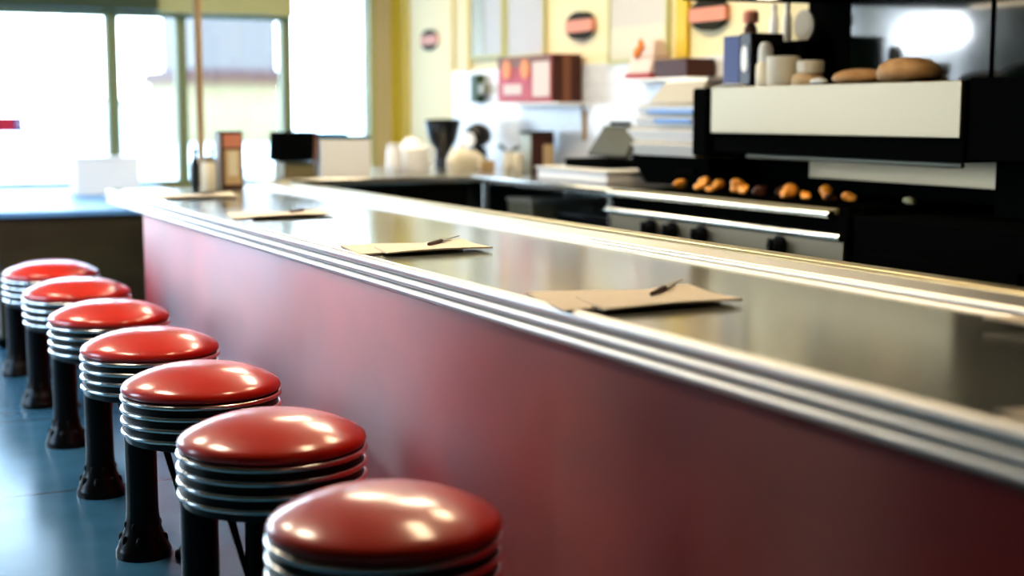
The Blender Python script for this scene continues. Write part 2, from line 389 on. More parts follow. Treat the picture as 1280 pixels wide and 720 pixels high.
# front edging: a fluted strip, three beads with dark grooves between
prof = [(1.296,.752)]
def bead(x, z0, z1, d, n=6):
    return [(x-d*math.sin(PI*k/n), z0+(z1-z0)*k/n) for k in range(n+1)]
for z0, z1 in ((.754,.772),(.7775,.7955),(.801,.8235)): prof += [(1.288, z0-.001)] + bead(1.2835, z0, z1, .0055) + [(1.288, z1+.001)]
prof += [(1.300,.8235),(1.300,.752)]
ed = MB().prism_y(prof, CYN, CYF).build('front_edging', M['trim'], T, angle=50)
MB().box(1.2855, 1.2885, CYN+.001, CYF-.001, .7725, .777).box(1.2855, 1.2885, CYN+.001, CYF-.001, .796, .8005).box(1.2855,1.2885,CYN+.001,CYF-.001,.7525,.7545).build('groove', M['trim_dark'], ed)
MB().box(1.2755, 2.26, CYF+.001, CYF+.014, .753, .823).build('end_edging', M['trim_warm'], T, bev=.004)
# back edging: bead, groove, raised strip, groove, warm outer bead
def strip(x0, x1, z, name, m, bv=.006): return MB().box(x0, x1, CYN, CYF, .778, z).build(name, m, T, bev=bv)
strip(1.976, 2.012, .826, 'back_bead', M['trim'], .008)
strip(2.013, 2.042, .815, 'back_groove', M['trim_dark'], .001)
strip(2.043, 2.175, .832, 'back_strip', M['trim'], .01)
strip(2.176, 2.192, .818, 'back_groove', M['trim_dark'], .001)
strip(2.193, CX1, .838, 'back_rail', M['trim_warm'], .012)
# support legs under the far overhang
for x in (1.45, 2.1): MB().tube((x, 7.0, 0), (x, 7.0, .778), .025).build('leg', M['iron'], T)

# ------------------------------------------------------------------ stools
def make_stool():
    t = thing('counter_stool', '', 'stool', (0,0,0), 0, 'round red stools bolted along the counter')
    R = .207
    pr = [(R-.006,.458),(R+.002,.463),(R+.004,.471),(R+.001,.480),(R-.006,.487)]
    for k in range(1, 15):
        a = 1-k/14; pr.append(((R-.006)*a, .487+.045*(1-a**2.7)))
    MB().lathe(pr, seg=72).build('seat_cushion', M['vinyl'], t, angle=60)
    tr = MB().lathe([(R-.02,.353),(R-.004,.356),(R-.004,.457),(R-.02,.4575)], seg=64).build('trim_band', M['band'], t)
    for z, r in ((.450,.0068),(.420,.0068),(.390,.0068),(.360,.006)):
        MB().torus(R, r, z, seg=64).build('chrome_bead', M['chrome'], tr, angle=80)
    MB().lathe([(.03,.322),(.17,.326),(.200,.336),(.203,.352),(.03,.3525)], seg=48).build('seat_pan', M['iron'], t)
    # main column with a flared decorative foot, on the customer's side
    cx, cy = -.150, .082
    cp = [(.074,0),(.074,.018),(.071,.024),(.068,.030),(.066,.040),(.058,.056),(.051,.072),(.0465,.092),(.044,.112),(.043,.13),(.0425,.15),(.0425,.352)]
    c = MB().lathe(cp, cx, cy, 40).build('column', M['iron'], t, angle=50)
    f = MB()
    for k in range(8):
        a = 2*PI*(k+.5)/8
        f.blob((cx+.058*math.cos(a), cy+.058*math.sin(a), .048), (.008,.008,.016), .2, k, 2)
        f.blob((cx+.045*math.cos(a+.39), cy+.045*math.sin(a+.39), .088), (.006,.006,.012), .2, k+9, 2)
    f.build('foot_ornament', M['iron'], c, angle=80)
    # slim second post and its brace towards the counter
    px, py = -.038, .022
    MB().lathe([(.040,0),(.040,.012),(.03,.02),(.024,.03),(.024,.326)], px, py, 24).build('post', M['iron'], t, angle=50)
    qx, qy = -.105, .058
    MB().hexa([(px-.022,py-.007,.14),(px-.018,py-.007,.165),(px-.018,py+.007,.165),(px-.022,py+.007,.14),(qx,qy-.007,.322),(qx+.02,qy-.007,.324),(qx+.02,qy+.007,.324),(qx,qy+.007,.322)]).build('brace', M['iron'], t)
    return t
stool_pos = [(.880,2.32),(.890,3.05),(.900,3.745),(.908,4.43),(.918,5.17),(.928,5.93),(.938,6.70)]
stool_lab = ['nearest red stool, cut off by the bottom of the picture',
             'second nearest red stool, its seat overlapped by the nearest stool in front',
             'red stool third from the camera, its whole flared iron foot in view',
             'red stool in the middle of the row, fourth from either end',
             'third farthest red stool, in front of the two with pale shiny tops',
             'second farthest red stool, pale sky reflected over its seat',
             'farthest red stool, next to the brown panel at the far end of the row']
st0 = make_stool()
for i, ((x, y), l) in enumerate(zip(stool_pos, stool_lab)):
    if i == 0:
        st0.location = (x, y, 0); st0['label'] = l
    else: dup(st0, (x, y, 0), 0, l)

# ------------------------------------------------------------------ low cabinet with the ledge under the far windows
T = thing('ledge_cabinet', 'low brown panelled cabinet with a pale blue top under the far windows', 'cabinet', (0,0,0))
MB().box(.80, 2.08, 7.52, 9.97, .06, .672).build('body', M['cabinet'], T)
MB().box(.80, 2.08, 7.56, 9.97, .0, .06).build('plinth', M['black'], T)
MB().box(.78, 2.09, 7.50, 9.975, .672, .70).build('ledge_top', M['ledge'], T, bev=.004)
T = thing('display_box', 'pale grey box on the window ledge behind the end of the counter', 'box', (1.60, 9.0, .70))
MB().box(-.19, .19, -.12, .12, 0, .21).build('body', M['white'], T, bev=.006)
MB().box(-.195, .195, -.125, .125, .211, .228).build('lid', M['white'], T, bev=.004)

# ------------------------------------------------------------------ place settings on the counter
def sheet_obj(name, label, corners, loc, rz, z, lift, grp, m='kraft'):
    o = MB().sheet(corners, 12, .004, lift).build(name, M[m], loc=(loc[0], loc[1], z)); o.rotation_euler = (0,0,rz)
    f = tag(o, label, 'paper sheet' if name != 'paper_menu' else 'menu', grp)
    return o
ZT = .8205
sets = [((1.455,2.46),0.0,'nearest whole place setting'), ((1.47,3.66),.05,'middle place setting'),
        ((1.515,5.08),.03,'place setting before the farthest one'), ((1.50,6.36),-.04,'farthest place setting by the sauce bottles'), ((1.46,1.13),.02,'place setting at the lower right picture edge')]
def lift_front(u, v): return .003 + .005*(1-v)**2*(.3+.7*math.sin(PI*u)) + .014*max(0, v-.6)*max(0, u-.5)*2
def lift_back(u, v): return .002*math.sin(PI*u) + .0005
def lift_fold(u, v): return .0135 + .012*u*(1-v) + .006*v
for (cx, cy), rz, lab in sets:
    sheet_obj('paper_placemat', 'kraft paper sheet lying underneath in the %s' % lab, [(-.19,-.095),(.13,-.075),(.15,.09),(-.13,.19)], (cx,cy), rz, ZT, lift_back, 'paper sheets laid along the counter')
    sheet_obj('paper_menu', 'folded kraft menu lying on top in the %s' % lab, [(-.135,-.155),(.185,-.145),(.205,.085),(-.085,.05)], (cx,cy), rz, ZT+.003, lift_front, 'folded menus laid along the counter')
    k = thing('table_knife', 'dark handled knife lying across the %s' % lab, 'knife', (cx,cy,ZT), rz, 'knives laid along the counter')
    a, b = Vector((.045,-.03,.016)), Vector((.175,.09,.018)); d = (b-a)
    MB().tube(a, a+d*.55, .0045, .006, 10).build('handle', M['brown'], k)
    n = Vector((-d.y, d.x, 0)).normalized()*.009
    p, q = a+d*.55, b+d*.35
    MB().hexa([p-n, q-n*.3, q+n*.3, p+n, p-n+Vector((0,0,.002)), q-n*.3+Vector((0,0,.002)), q+n*.3+Vector((0,0,.002)), p+n+Vector((0,0,.002))]).build('blade', M['olive_grey'], k)
sheet_obj('paper_menu', 'kraft paper cut off by the right picture edge near the back rail', [(1.86-1.9,.04),(.0,-.36),(.06,-.34),(.055,.0)], (1.9,1.85), 0, ZT, lambda u, v: .003+.01*(1-u), 'folded menus laid along the counter')

# ------------------------------------------------------------------ things at the far end of the counter
T = thing('menu_stand', 'upright dark menu stand with a red and tan card on the counter', 'menu stand', (1.855,7.0,.8205), .25)
MB().box(-.062,.062,-.028,.028,0,.285).build('frame', M['brown'], T, bev=.004)
MB().box(-.050,.050,-.0315,-.0285,.205,.27).build('card_header', M['salmon'], T)
cd = MB().box(-.046,.046,-.0315,-.0285,.022,.195).build('card', M['tan_plastic'], T)
MB().box(-.026,.026,-.034,-.032,.065,.185).build('card_picture', M['cream_plastic'], cd)
MB().box(-.069,-.0625,-.024,.024,.002,.28).build('clear_side', M['lavender'], T)
T = thing('sugar_pourer', 'cream sugar pourer between two dark bottles by the menu stand', 'sugar pourer', (1.742,6.98,.8205))
MB().lathe([(.034,0),(.036,.006),(.036,.12),(.030,.132)], seg=28).build('jar', M['cream_plastic'], T)
MB().lathe([(.031,.1325),(.031,.142),(.018,.158),(.006,.166),(0,.167)], seg=24).build('cap', M['steel'], T)
def bottle(label, loc, m, capm, h, r):
    t = thing('sauce_bottle', label, 'bottle', loc)
    MB().lathe([(r*.92,0),(r,.006),(r,h*.58),(r*.8,h*.68),(r*.42,h*.78),(r*.38,h*.9)], seg=24).build('body', M[m], t, angle=60)
    MB().lathe([(r*.5,h*.9+.0005),(r*.5,h*.99),(r*.44,h)], seg=20).build('cap', M[capm], t)
    return t
bottle('dark sauce bottle standing left of the cream sugar pourer', (1.690,7.04,.8205), 'black_gloss', 'black', .20, .022)
bottle('dark brown sauce bottle between the sugar pourer and the menu stand', (1.787,7.08,.8205), 'brown', 'brown', .20, .022)

# ------------------------------------------------------------------ end counter (joins lunch counter to back wall)
T = thing('end_counter', 'dark fronted back counter with a pale top below the yellow wall', 'counter', (0,0,0))
EY0, EY1, EX0 = 7.22, 8.75, 2.10
MB().box(EX0+.02, XR-.02, EY0+.04, EY1-.02, 0, .812).build('body', M['greenblack'], T)
MB().box(EX0, XR-.018, EY0, EY1, .812, .85).build('worktop', M['steel_light'], T, bev=.004)
for k, (a, b) in enumerate(((2.40,2.82),(2.84,3.26))):
    d = MB().box(a, b, EY0+.024, EY0+.039, .12, .79).build('door', M['black'], T, bev=.003)
    MB().box(b-.05 if k == 0 else a+.03, b-.03 if k == 0 else a+.05, EY0+.008, EY0+.0235, .5, .66).build('handle', M['olive_grey'], d, bev=.003)
ZE = .8505
T = thing('cash_register', 'black screened cash register on a khaki base beside a white box', 'cash register', (2.305,7.42,ZE), 0)
MB().box(-.075,.105,-.10,.10,0,.012).box(-.07,.10,-.09,.10,.0125,.085).build('base', M['khaki'], T, bev=.004)
MB().hexa([(-.11,-.115,.09),(.085,-.115,.09),(.085,.06,.09),(-.11,.06,.09),(-.11,-.09,.245),(.10,-.09,.245),(.10,.03,.245),(-.11,.03,.245)]).build('screen', M['black'], T, bev=.006)
MB().hexa([(.086,-.116,.09),(.102,-.116,.09),(.102,.06,.09),(.086,.06,.09),(.101,-.091,.245),(.115,-.091,.245),(.115,.03,.245),(.101,.03,.245)]).build('side_panel', M['brown_mid'], T)
T = thing('white_carton', 'large white box with a dark teal lid edge beside the cash register', 'box', (2.565,7.40,ZE))
MB().box(-.135,.145,-.11,.11,0,.205).build('body', M['white'], T, bev=.005)
MB().box(-.138,.148,-.113,.113,.2055,.222).build('lid', M['teal'], T, bev=.003)
MB().box(-.13,.02,-.09,.09,.2225,.235).build('blue_pad', M['blue_stripe'], T)

def cyl(name, label, cat, loc, prof, m, grp=None, seg=28, rz=0):
    o = MB().lathe(prof, seg=seg).build(name, M[m], loc=loc); o.rotation_euler = (0,0,rz)
    return tag(o, label, cat, grp)
T = thing('plastic_jug', 'short white jug at the left end of the back counter', 'jug', (3.04,7.80,ZE))
MB().lathe([(.045,0),(.047,.01),(.044,.12),(.036,.14),(.036,.148),(.034,.15)], seg=28).build('body', M['white'], T)
MB().lathe([(.038,.1505),(.038,.165),(.02,.168)], seg=24).build('lid', M['white_card'], T)
T = thing('white_pitcher', 'wide white pitcher between the white jug and the black blender', 'pitcher', (3.20,7.90,ZE))
MB().lathe([(.10,0),(.102,.01),(.095,.13),(.07,.16),(.045,.185),(.04,.20)], seg=32).build('body', M['white'], T)
MB().tube((.09,.0,.04),(.135,0,.06),.011).tube((.135,0,.06),(.135,0,.12),.011).tube((.135,0,.12),(.085,0,.145),.011).build('handle', M['white'], T)
T = thing('blender', 'black blender with a jar that widens upward against the yellow wall', 'blender', (3.62,8.42,ZE))
MB().lathe([(.055,0),(.058,.01),(.052,.08),(.046,.09)], seg=24).build('base', M['black_gloss'], T)
MB().lathe([(.046,.0905),(.05,.11),(.085,.16),(.112,.27),(.112,.285)], seg=32).build('jar', M['black_gloss'], T)
MB().lathe([(.113,.2855),(.113,.30),(.05,.305)], seg=32).build('lid', M['black'], T)
T = thing('coffee_grinder', 'rounded black grinder with a pale round dial beside the blender', 'grinder', (3.72,8.10,ZE))
MB().lathe([(.06,0),(.062,.01),(.055,.10),(.05,.13)], seg=28).build('base', M['black'], T)
MB().blob((0,0,.205),(.085,.085,.075),0,1,3).build('head', M['black_gloss'], T)
MB().tube((-.085,-.055,.18),(-.097,-.063,.18),.045).build('dial', M['white'], T)
for k, (x, y, s, lab) in enumerate(((3.44,7.72,1.0,'plump cream bag on the back counter below the black grinder'),(3.60,7.90,.78,'smaller cream bag leaning behind the plump one'))):
    b = MB()
    rings = [(1.0,0),(1.06,.03),(1.04,.07),(.90,.105),(.55,.13),(.22,.142),(.26,.158)]
    vs = []
    for f, z in rings:
        vs.append([b.bm.verts.new((s*f*.085*math.copysign(abs(math.cos(a))**.6, math.cos(a)), s*f*.055*math.copysign(abs(math.sin(a))**.6, math.sin(a))*(1 if z < .12 else .6), s*z)) for a in (2*PI*q/28 for q in range(28))])
    for A, B in zip(vs, vs[1:]):
        for q in range(28): b.bm.faces.new((A[q], A[(q+1)%28], B[(q+1)%28], B[q]))
    b.bm.faces.new(vs[0][::-1]); b.bm.faces.new(vs[-1])
    tag(b.build('flour_bag', M['cream_plastic'], loc=(x,y,ZE), angle=70), lab, 'bag', 'cream bags on the back counter')
tag(MB().box(-.045,.045,-.03,.03,0,.065).build('tan_carton', M['tan_plastic'], loc=(3.60,7.72,ZE), bev=.004), 'small tan box just right of the cream bags', 'box')
T = thing('spoon_crock', 'cream crock holding dark spoons, beside the tan box', 'crock', (3.70,7.62,ZE))
MB().lathe([(.026,0),(.034,.02),(.036,.07),(.030,.11),(.032,.118)], seg=24).build('pot', M['cream_plastic'], T)
for a, b in (((-.01,0,.119),(-.07,-.03,.155)),((.0,.01,.119),(-.05,.04,.15)),((.01,0,.119),(.06,-.02,.145))):
    MB().tube(a, b, .005, .012, 10).build('spoon', M['leaf'], T)
T = thing('cream_mug', 'cream mug standing just left of the metal canister', 'mug', (3.60,7.30,ZE))
MB().lathe([(.030,0),(.034,.01),(.036,.09),(.034,.115),(.03,.116)], seg=24).build('cup', M['cream_plastic'], T)
MB().tube((-.03,-.01,.03),(-.06,-.02,.05),.007).tube((-.06,-.02,.05),(-.06,-.02,.085),.007).tube((-.06,-.02,.085),(-.03,-.01,.1),.007).build('handle', M['cream_plastic'], T)
T = thing('metal_canister', 'tall grey and brown canister with a tan label by the white tile', 'canister', (3.75,7.36,ZE))
MB().box(-.07,.075,-.075,.075,0,.225).build('body', M['olive_grey'], T, bev=.008)
MB().box(-.071,.075,-.079,-.0755,.002,.222).build('front_face', M['brown'], T)
MB().box(.005,.068,-.082,-.0795,.035,.165).build('label', M['tan_plastic'], T)
MB().box(-.074,.078,-.08,.08,.2255,.24).build('lid', M['black'], T, bev=.004)

# ------------------------------------------------------------------ stainless prep table
T = thing('prep_table', 'stainless prep table on legs between the back counter and the grill', 'table', (0,0,0))
PY0, PY1, PX0 = 5.66, 7.215, 3.27
MB().box(PX0, XR-.018, PY0, PY1, .812, .85).build('tabletop', M['steel_light'], T, bev=.006)
for x in (PX0+.04, XR-.08):
    for y in (PY0+.06, PY1-.10): MB().tube((x,y,0),(x,y,.811),.021).build('leg', M['steel_light'], T)
MB().box(PX0+.05, XR-.03, PY0+.03, PY1-.04, .20, .225).build('undershelf', M['olive_grey'], T)
T = thing('storage_bin', 'grey bin under the prep table', 'bin', (3.55,6.78,.2255))
MB().box(-.2,.2,-.14,.14,0,.50).build('body', M['olive_grey'], T, bev=.01)
MB().box(-.205,.205,-.145,.145,.5005,.52).build('lid', M['grey_card'], T, bev=.004)
T = thing('black_crate', 'black crate under the prep table next to the grill', 'crate', (3.58,6.12,.2255))
MB().box(-.2,.2,-.3,.3,0,.44).build('body', M['black'], T, bev=.01)
MB().box(-.206,.206,-.306,.306,.4405,.47).build('rim', M['black_gloss'], T, bev=.004)
T = thing('white_tray', 'long white tray lying on the prep table by the grill', 'tray', (3.62,6.22,ZE))
MB().box(-.18,.22,-.22,.52,0,.055).build('body', M['white'], T, bev=.008)
MB().box(-.19,.23,-.23,.53,.0555,.066).build('rim', M['white_card'], T, bev=.004)
T = thing('sandwich_press', 'dark sandwich press with a raised lid on the white tray', 'sandwich press', (3.66,6.40,ZE+.0665))
MB().box(-.12,.14,-.22,.22,0,.045).build('base', M['black'], T, bev=.008)
MB().hexa([(-.0,-.20,.06),(.03,-.20,.05),(.03,.20,.05),(-.0,.20,.06),(.10,-.17,.215),(.135,-.17,.20),(.135,.19,.20),(.10,.19,.215)]).build('lid', M['dark_lid'], T, bev=.006)
MB().tube((.12,-.16,.045),(.12,-.16,.08),.012).tube((.12,.16,.045),(.12,.16,.08),.012).build('hinge', M['black'], T)
MB().tube((.09,-.1,.225),(.09,.1,.225),.01).build('handle', M['black'], T)

# ------------------------------------------------------------------ grill range
T = thing('grill_range', 'black restaurant grill range with two bright bars and black knobs', 'grill', (0,0,0))
GX0, GX1, GY0, GY1 = 3.225, 3.86, 3.935, 5.57
MB().box(GX0, GX1, GY0, GY1, .10, .838).build('body', M['black'], T)
for x in (GX0+.05, GX1-.06):
    for y in (GY0+.06, GY1-.06): MB().tube((x,y,0),(x,y,.10),.025).build('leg', M['black'], T)
pf = [(3.2,.826)] + [(3.2-.012*math.sin(PI*k/6), .826+.028*k/6) for k in range(1,6)] + [(3.2,.854),(3.224,.854),(3.224,.826)]
MB().prism_y(pf, 4.005, GY1).build('top_bar', M['steel_light'], T, angle=60)
pf = [(3.195,.750)] + [(3.195-.012*math.sin(PI*k/6), .750+.028*k/6) for k in range(1,6)] + [(3.195,.778),(3.224,.778),(3.224,.750)]
MB().prism_y(pf, GY0, GY1).build('lower_bar', M['steel_light'], T, angle=60)
cp = MB().box(3.212, 3.2245, GY0+.005, GY1-.005, .60, .748).build('control_panel', M['steel'], T, bev=.002)
for y in (4.30, 4.82, 5.04, 5.21):
    MB().tube((3.2115,y,.705),(3.198,y,.705),.040,.040,24).tube((3.198,y,.705),(3.168,y,.705),.034,.028,24).box(3.158,3.17,y-.008,y+.008,.675,.735).build('knob', M['black_gloss'], cp, angle=50)
g = MB()
for k in range(46):
    y = GY0+.06+k*(GY1-GY0-.12)/45; g.box(3.26, 3.84, y-.006, y+.006, .846, .86)
g.box(3.245,3.26,GY0+.02,GY1-.02,.839,.864).box(3.84,3.855,GY0+.02,GY1-.02,.839,.864)
g.build('grate', M['black'], T)
MB().box(3.226,3.243,4.00,GY1-.01,.8385,.862).build('front_rail', M['khaki'], T, bev=.003)
MB().box(3.30,3.82,GY0+.004,GY0+.018,.8385,.868).build('side_rail', M['black'], T)
T = thing('smoker_box', 'plain black steel box on the grill under the white carton stack', 'box', (0,0,.8645))
MB().hexa([(3.55,5.27,0),(3.855,5.27,0),(3.855,5.82,0),(3.55,5.82,0),(3.53,5.27,.135),(3.855,5.27,.135),(3.855,5.96,.135),(3.53,5.94,.135)]).build('body', M['black'], T, bev=.004)
MB().box(3.515,3.5405,5.36,5.50,.06,.08).build('handle', M['black'], T)
# broiler / overshelf standing over the back of the grill
T = thing('broiler', 'wide overhead broiler with a long brushed steel front above the grill', 'broiler', (0,0,0))
MB().box(3.465, 3.86, 3.64, 5.125, 1.03, 1.302).build('body', M['black'], T, bev=.004)
MB().box(3.448, 3.464, 3.645, 5.125, 1.112, 1.305).build('front_panel', M['steel'], T, bev=.003)
MB().box(3.80, 3.86, 3.64, 5.262, .867, 1.029).build('back_plate', M['black'], T)
MB().box(3.785, 3.799, 3.64, 4.88, .925, 1.029).build('splash_plate', M['steel'], T, bev=.002)
MB().box(3.44, 3.86, 5.15, 5.26, 1.01, 1.303).build('end_cheek', M['black'], T, bev=.012)
MB().tube((3.52,3.70,1.018),(3.52,4.95,1.018),.010).build('burner_pipe', M['olive_grey'], T)
# black fryer cabinet right of the grill
T = thing('fryer_cabinet', 'tall black fryer cabinet at the right of the grill', 'fryer', (0,0,0))
MB().box(3.235, 3.86, 2.35, 3.915, .08, .84).build('body', M['black'], T, bev=.004)
MB().box(3.47, 3.86, 2.35, 3.632, 1.04, 1.312).box(3.60, 3.86, 2.35, 3.632, .841, 1.0395).build('back_hood', M['black'], T, bev=.006)
for x in (3.3,3.8):
    for y in (2.45,3.84): MB().tube((x,y,0),(x,y,.08),.025).build('leg', M['black'], T)
d = MB().box(3.22, 3.2345, 2.42, 3.10, .15, .72).build('door', M['black'], T, bev=.003)
MB().box(3.20,3.2195,3.0,3.03,.4,.62).build('handle', M['black_gloss'], d)
d = MB().box(3.22, 3.2345, 3.14, 3.86, .15, .72).build('door', M['black'], T, bev=.003)
MB().box(3.20,3.2195,3.18,3.21,.4,.62).build('handle', M['black_gloss'], d)
# polished back panel and hood
T = thing('steel_splashback', 'dark glossy panel behind the broiler mirroring the windows', 'splashback', (0,0,0))
MB().box(3.872, 3.899, 3.955, 4.74, 0, 2.0).build('left_sheet', M['mirror'], T)
MB().box(3.870, 3.899, 4.741, 5.02, 0, 2.0).build('matt_sheet', M['black'], T)
MB().box(3.872, 3.899, 2.2, 3.935, 0, 2.0).build('right_sheet', M['mirror'], T)
MB().box(3.868, 3.899, 3.936, 3.954, 0, 2.0).build('black_strip', M['black'], T)
T = thing('extractor_hood', 'black extractor hood over the grill at the top edge', 'hood', (0,0,0))
MB().hexa([(3.17,2.2,1.655),(3.865,2.2,1.655),(3.865,4.93,1.655),(3.17,4.93,1.645),(3.17,2.2,1.73),(3.865,2.2,2.3),(3.865,4.93,2.3),(3.17,4.93,1.70)]).build('canopy', M['black'], T, bev=.004)
MB().box(3.4,3.86,3.0,4.2,2.05,2.74).build('duct', M['black'], T)
MB().box(3.30,3.36,3.5,4.6,1.632,1.646).build('added_fill_strip', M['added_glow'], T)  # glowing strip added out of view to brighten the things on the broiler
# warming box behind the bottles
T = thing('warming_box', 'low black box behind the bottles on top of the broiler', 'box', (3.78,5.06,1.3035))
MB().box(-.06,.08,-.19,.19,0,.195).build('body', M['black'], T, bev=.006)
MB().tube((-.0605,-.1,.12),(-.0755,-.1,.12),.008).tube((-.0605,.1,.12),(-.0755,.1,.12),.008).tube((-.0755,-.11,.12),(-.0755,.11,.12),.008).build('handle', M['black_gloss'], T)
for k, (y, lab) in enumerate(((5.17,'left slim white bottle standing on the black box'),(5.075,'right slim white bottle standing on the black box'))):
    t = thing('slim_bottle', lab, 'bottle', (3.80,y,1.499), 0, 'slim white bottles on the black box')
    MB().lathe([(.018,0),(.02,.004),(.02,.10),(.012,.125),(.012,.14)], seg=20).build('body', M['white'], t)
    MB().lathe([(.014,.1405),(.014,.165),(.01,.17)], seg=20).build('cap', M['white_card'], t)
T = thing('standing_plate', 'pale round plate propped upright behind the cream tubs', 'plate', (3.80,4.955,1.499))
MB().tube((-.006,0,.065),(.004,0,.065),.065,.065,32).tube((-.01,0,.065),(-.0065,0,.065),.045,.05,32).build('dish', M['grey_card'], T)

# food on the grill
food = [(3.50,5.43,.030,.024,0),(3.53,5.29,.034,.032,0),(3.46,5.235,.022,.018,0),(3.53,5.19,.032,.028,0),(3.46,5.13,.024,.017,0),(3.54,5.04,.040,.032,0),(3.50,4.95,.026,.026,0),
        (3.56,4.90,.030,.022,1),(3.49,4.83,.026,.020,1),(3.58,4.80,.030,.030,1),(3.53,4.68,.034,.031,0),(3.46,4.60,.022,.017,0),(3.53,4.575,.026,.021,0),(3.48,4.50,.024,.017,0),(3.56,4.47,.030,.030,0),(3.52,4.405,.022,.017,1),(3.56,4.33,.028,.025,0)]
flab = ['leftmost golden chicken piece on the grill','tall golden chicken piece, second from the left on the grill','small golden piece in front of the tall left pieces','golden piece right behind the tall left one',
        'small orange piece in front at the left middle of the grill','large golden chicken piece in the left middle of the grill','golden piece touching the right side of the large one',
        'left of the three dark charred pieces on the grill','front one of the three dark charred pieces','rear one of the three dark charred pieces','largest golden piece right of the charred ones',
        'small front piece right of the charred ones','orange piece in the right half, fourth from the right end','flat orange piece in the right half, third from the end','piece at the back of the right half, reaching higher',
        'small dark piece just left of the rightmost chicken piece','rightmost orange chicken piece on the grill']
for k, ((x, y, r, h, c), lab) in enumerate(zip(food, flab)):
    o = MB().blob((0,0,h*.68),(r*.8,r*1.0,h*.85),.42,k+20,3,flat=.8).build('grilled_chicken', M['char' if c else 'chicken'], loc=(x,y,.8605), angle=80)
    tag(o, lab, 'chicken piece', 'food cooking on the grill')
tag(MB().blob((0,0,.012),(.022,.03,.016),.3,51,2,flat=.75).build('onion_slice', M['onion'], loc=(3.64,4.09,.8605), angle=80), 'pale greenish onion slice alone at the right end of the grill', 'onion')

# stack of white cartons on the riser
ly = [(0,.066,5.19,5.70,'white_card','bottom carton of the white stack by the grill',None),(.0665,.062,5.18,5.74,'white','second carton from the bottom of the white stack',None),
      (.129,.055,5.19,5.68,'white','middle carton of the white stack, with a wide blue stripe','wide'),(.1845,.052,5.18,5.67,'white','carton with a thin blue edge below the grey top bag','thin'),
      (.237,.115,5.19,5.60,'grey_card','tall grey paper bag on top of the white carton stack',None)]
for k, (z, h, y0, y1, m, lab, stp) in enumerate(ly):
    t = thing('food_carton' if k < 4 else 'paper_bag', lab, 'carton' if k < 4 else 'bag', (3.64,(y0+y1)/2+.13,1.0005+z), 0, 'white cartons stacked by the grill' if k < 4 else None)
    L = (y1-y0)/2
    if k < 4: MB().hexa([(-.138,-L,0),(.138,-L,0),(.138,L-.02,0),(-.138,L-.02,0),(-.16,-L-.0,h-.012),(.16,-L-.0,h-.012),(.16,L+.02,h-.012),(-.16,L+.02,h-.012)]).build('body', M[m], t, bev=.003)
    if k < 4: MB().box(-.150,.150,-L,L,h-.0115,h-.001).build('lid', M['grey_card'], t)  # grey, set back: the shade line between white cartons put into colour
    else:
        MB().hexa([(-.14,-L,0),(.14,-L,0),(.14,L,0),(-.14,L,0),(-.09,-L+.0,h-.02),(.09,-L+.0,h-.02),(.09,L-.07,h-.02),(-.09,L-.07,h-.02)]).build('body', M[m], t, bev=.008)
        MB().hexa([(-.09,-L+.0,h-.0195),(.09,-L+.0,h-.0195),(.09,L-.07,h-.0195),(-.09,L-.07,h-.0195),(-.08,-L+.0,h),(.08,-L+.0,h),(.08,L-.09,h),(-.08,L-.09,h)]).build('folded_top', M['white_card'], t)
    if stp == 'wide': MB().box(-.165,-.15,-L+.01,L-.18,.022,.040).build('stripe', M['blue_stripe'], t)
    if stp == 'thin': MB().box(-.165,-.142,-L+.01,L-.10,.010,.018).build('stripe', M['blue_stripe'], t)

# things on top of the broiler
ZB = 1.3055
T = thing('oval_label_box', 'navy box with a white oval label on the broiler', 'box', (3.60,5.04,ZB))
MB().box(-.085,.085,-.02,.10,0,.215).build('blue_half', M['blue'], T, bev=.004)
MB().box(-.085,.085,-.10,-.0205,0,.222).build('black_half', M['black_gloss'], T, bev=.006)
ov = MB(); ov.prism_x([(-.060+.022*math.cos(2*PI*k/28), .115+.055*(abs(math.sin(2*PI*k/28))**.6)*(1 if math.sin(2*PI*k/28) >= 0 else -1)) for k in range(28)], -.0885, -.0855)
ov.build('oval_label', M['white'], T)
T = thing('red_capped_bottle', 'small dark bottle with a red cap on the navy box', 'bottle', (3.62,5.09,ZB+.2155))
MB().lathe([(.026,0),(.028,.004),(.028,.035),(.018,.05),(.018,.055)], seg=20).build('body', M['brown'], T)
MB().lathe([(.030,.0555),(.034,.065),(.034,.10),(.02,.11)], seg=20).build('cap', M['salmon'], T)
tag(MB().sheet([(-.03,-.07),(.05,-.06),(.05,.07),(-.03,.06)], 6, .004, lambda u, v: .004*math.sin(5*v)+.0045).build('napkin', M['white_card'], loc=(3.475,5.03,ZB)), 'crumpled pale napkin at the left end of the broiler top', 'napkin')
T = thing('squeeze_bottle', 'pale two tiered squeeze bottle next to the navy box', 'bottle', (3.53,4.855,ZB))
MB().lathe([(.036,0),(.038,.006),(.038,.085),(.030,.098)], seg=28).build('body', M['cream_plastic'], T)
MB().lathe([(.030,.0985),(.030,.15),(.022,.172),(.012,.178)], seg=28).build('top', M['white_card'], T)
cyl('cream_tub', 'wide cream tub standing right of the squeeze bottle', 'tub', (3.53,4.735,ZB), [(.058,0),(.064,.01),(.066,.095),(.067,.10),(.067,.115),(.05,.118)], 'cream_plastic')
T = thing('tan_cup', 'lower tan cup with a wide foot between the tub and the buns', 'cup', (3.55,4.60,ZB))
MB().lathe([(.062,0),(.065,.008),(.06,.035),(.05,.045)], seg=28).build('foot', M['tan_plastic'], T)
MB().lathe([(.045,.0455),(.052,.05),(.054,.09),(.05,.096)], seg=28, cx=.0, cy=-.015).build('cup', M['cream_plastic'], T)
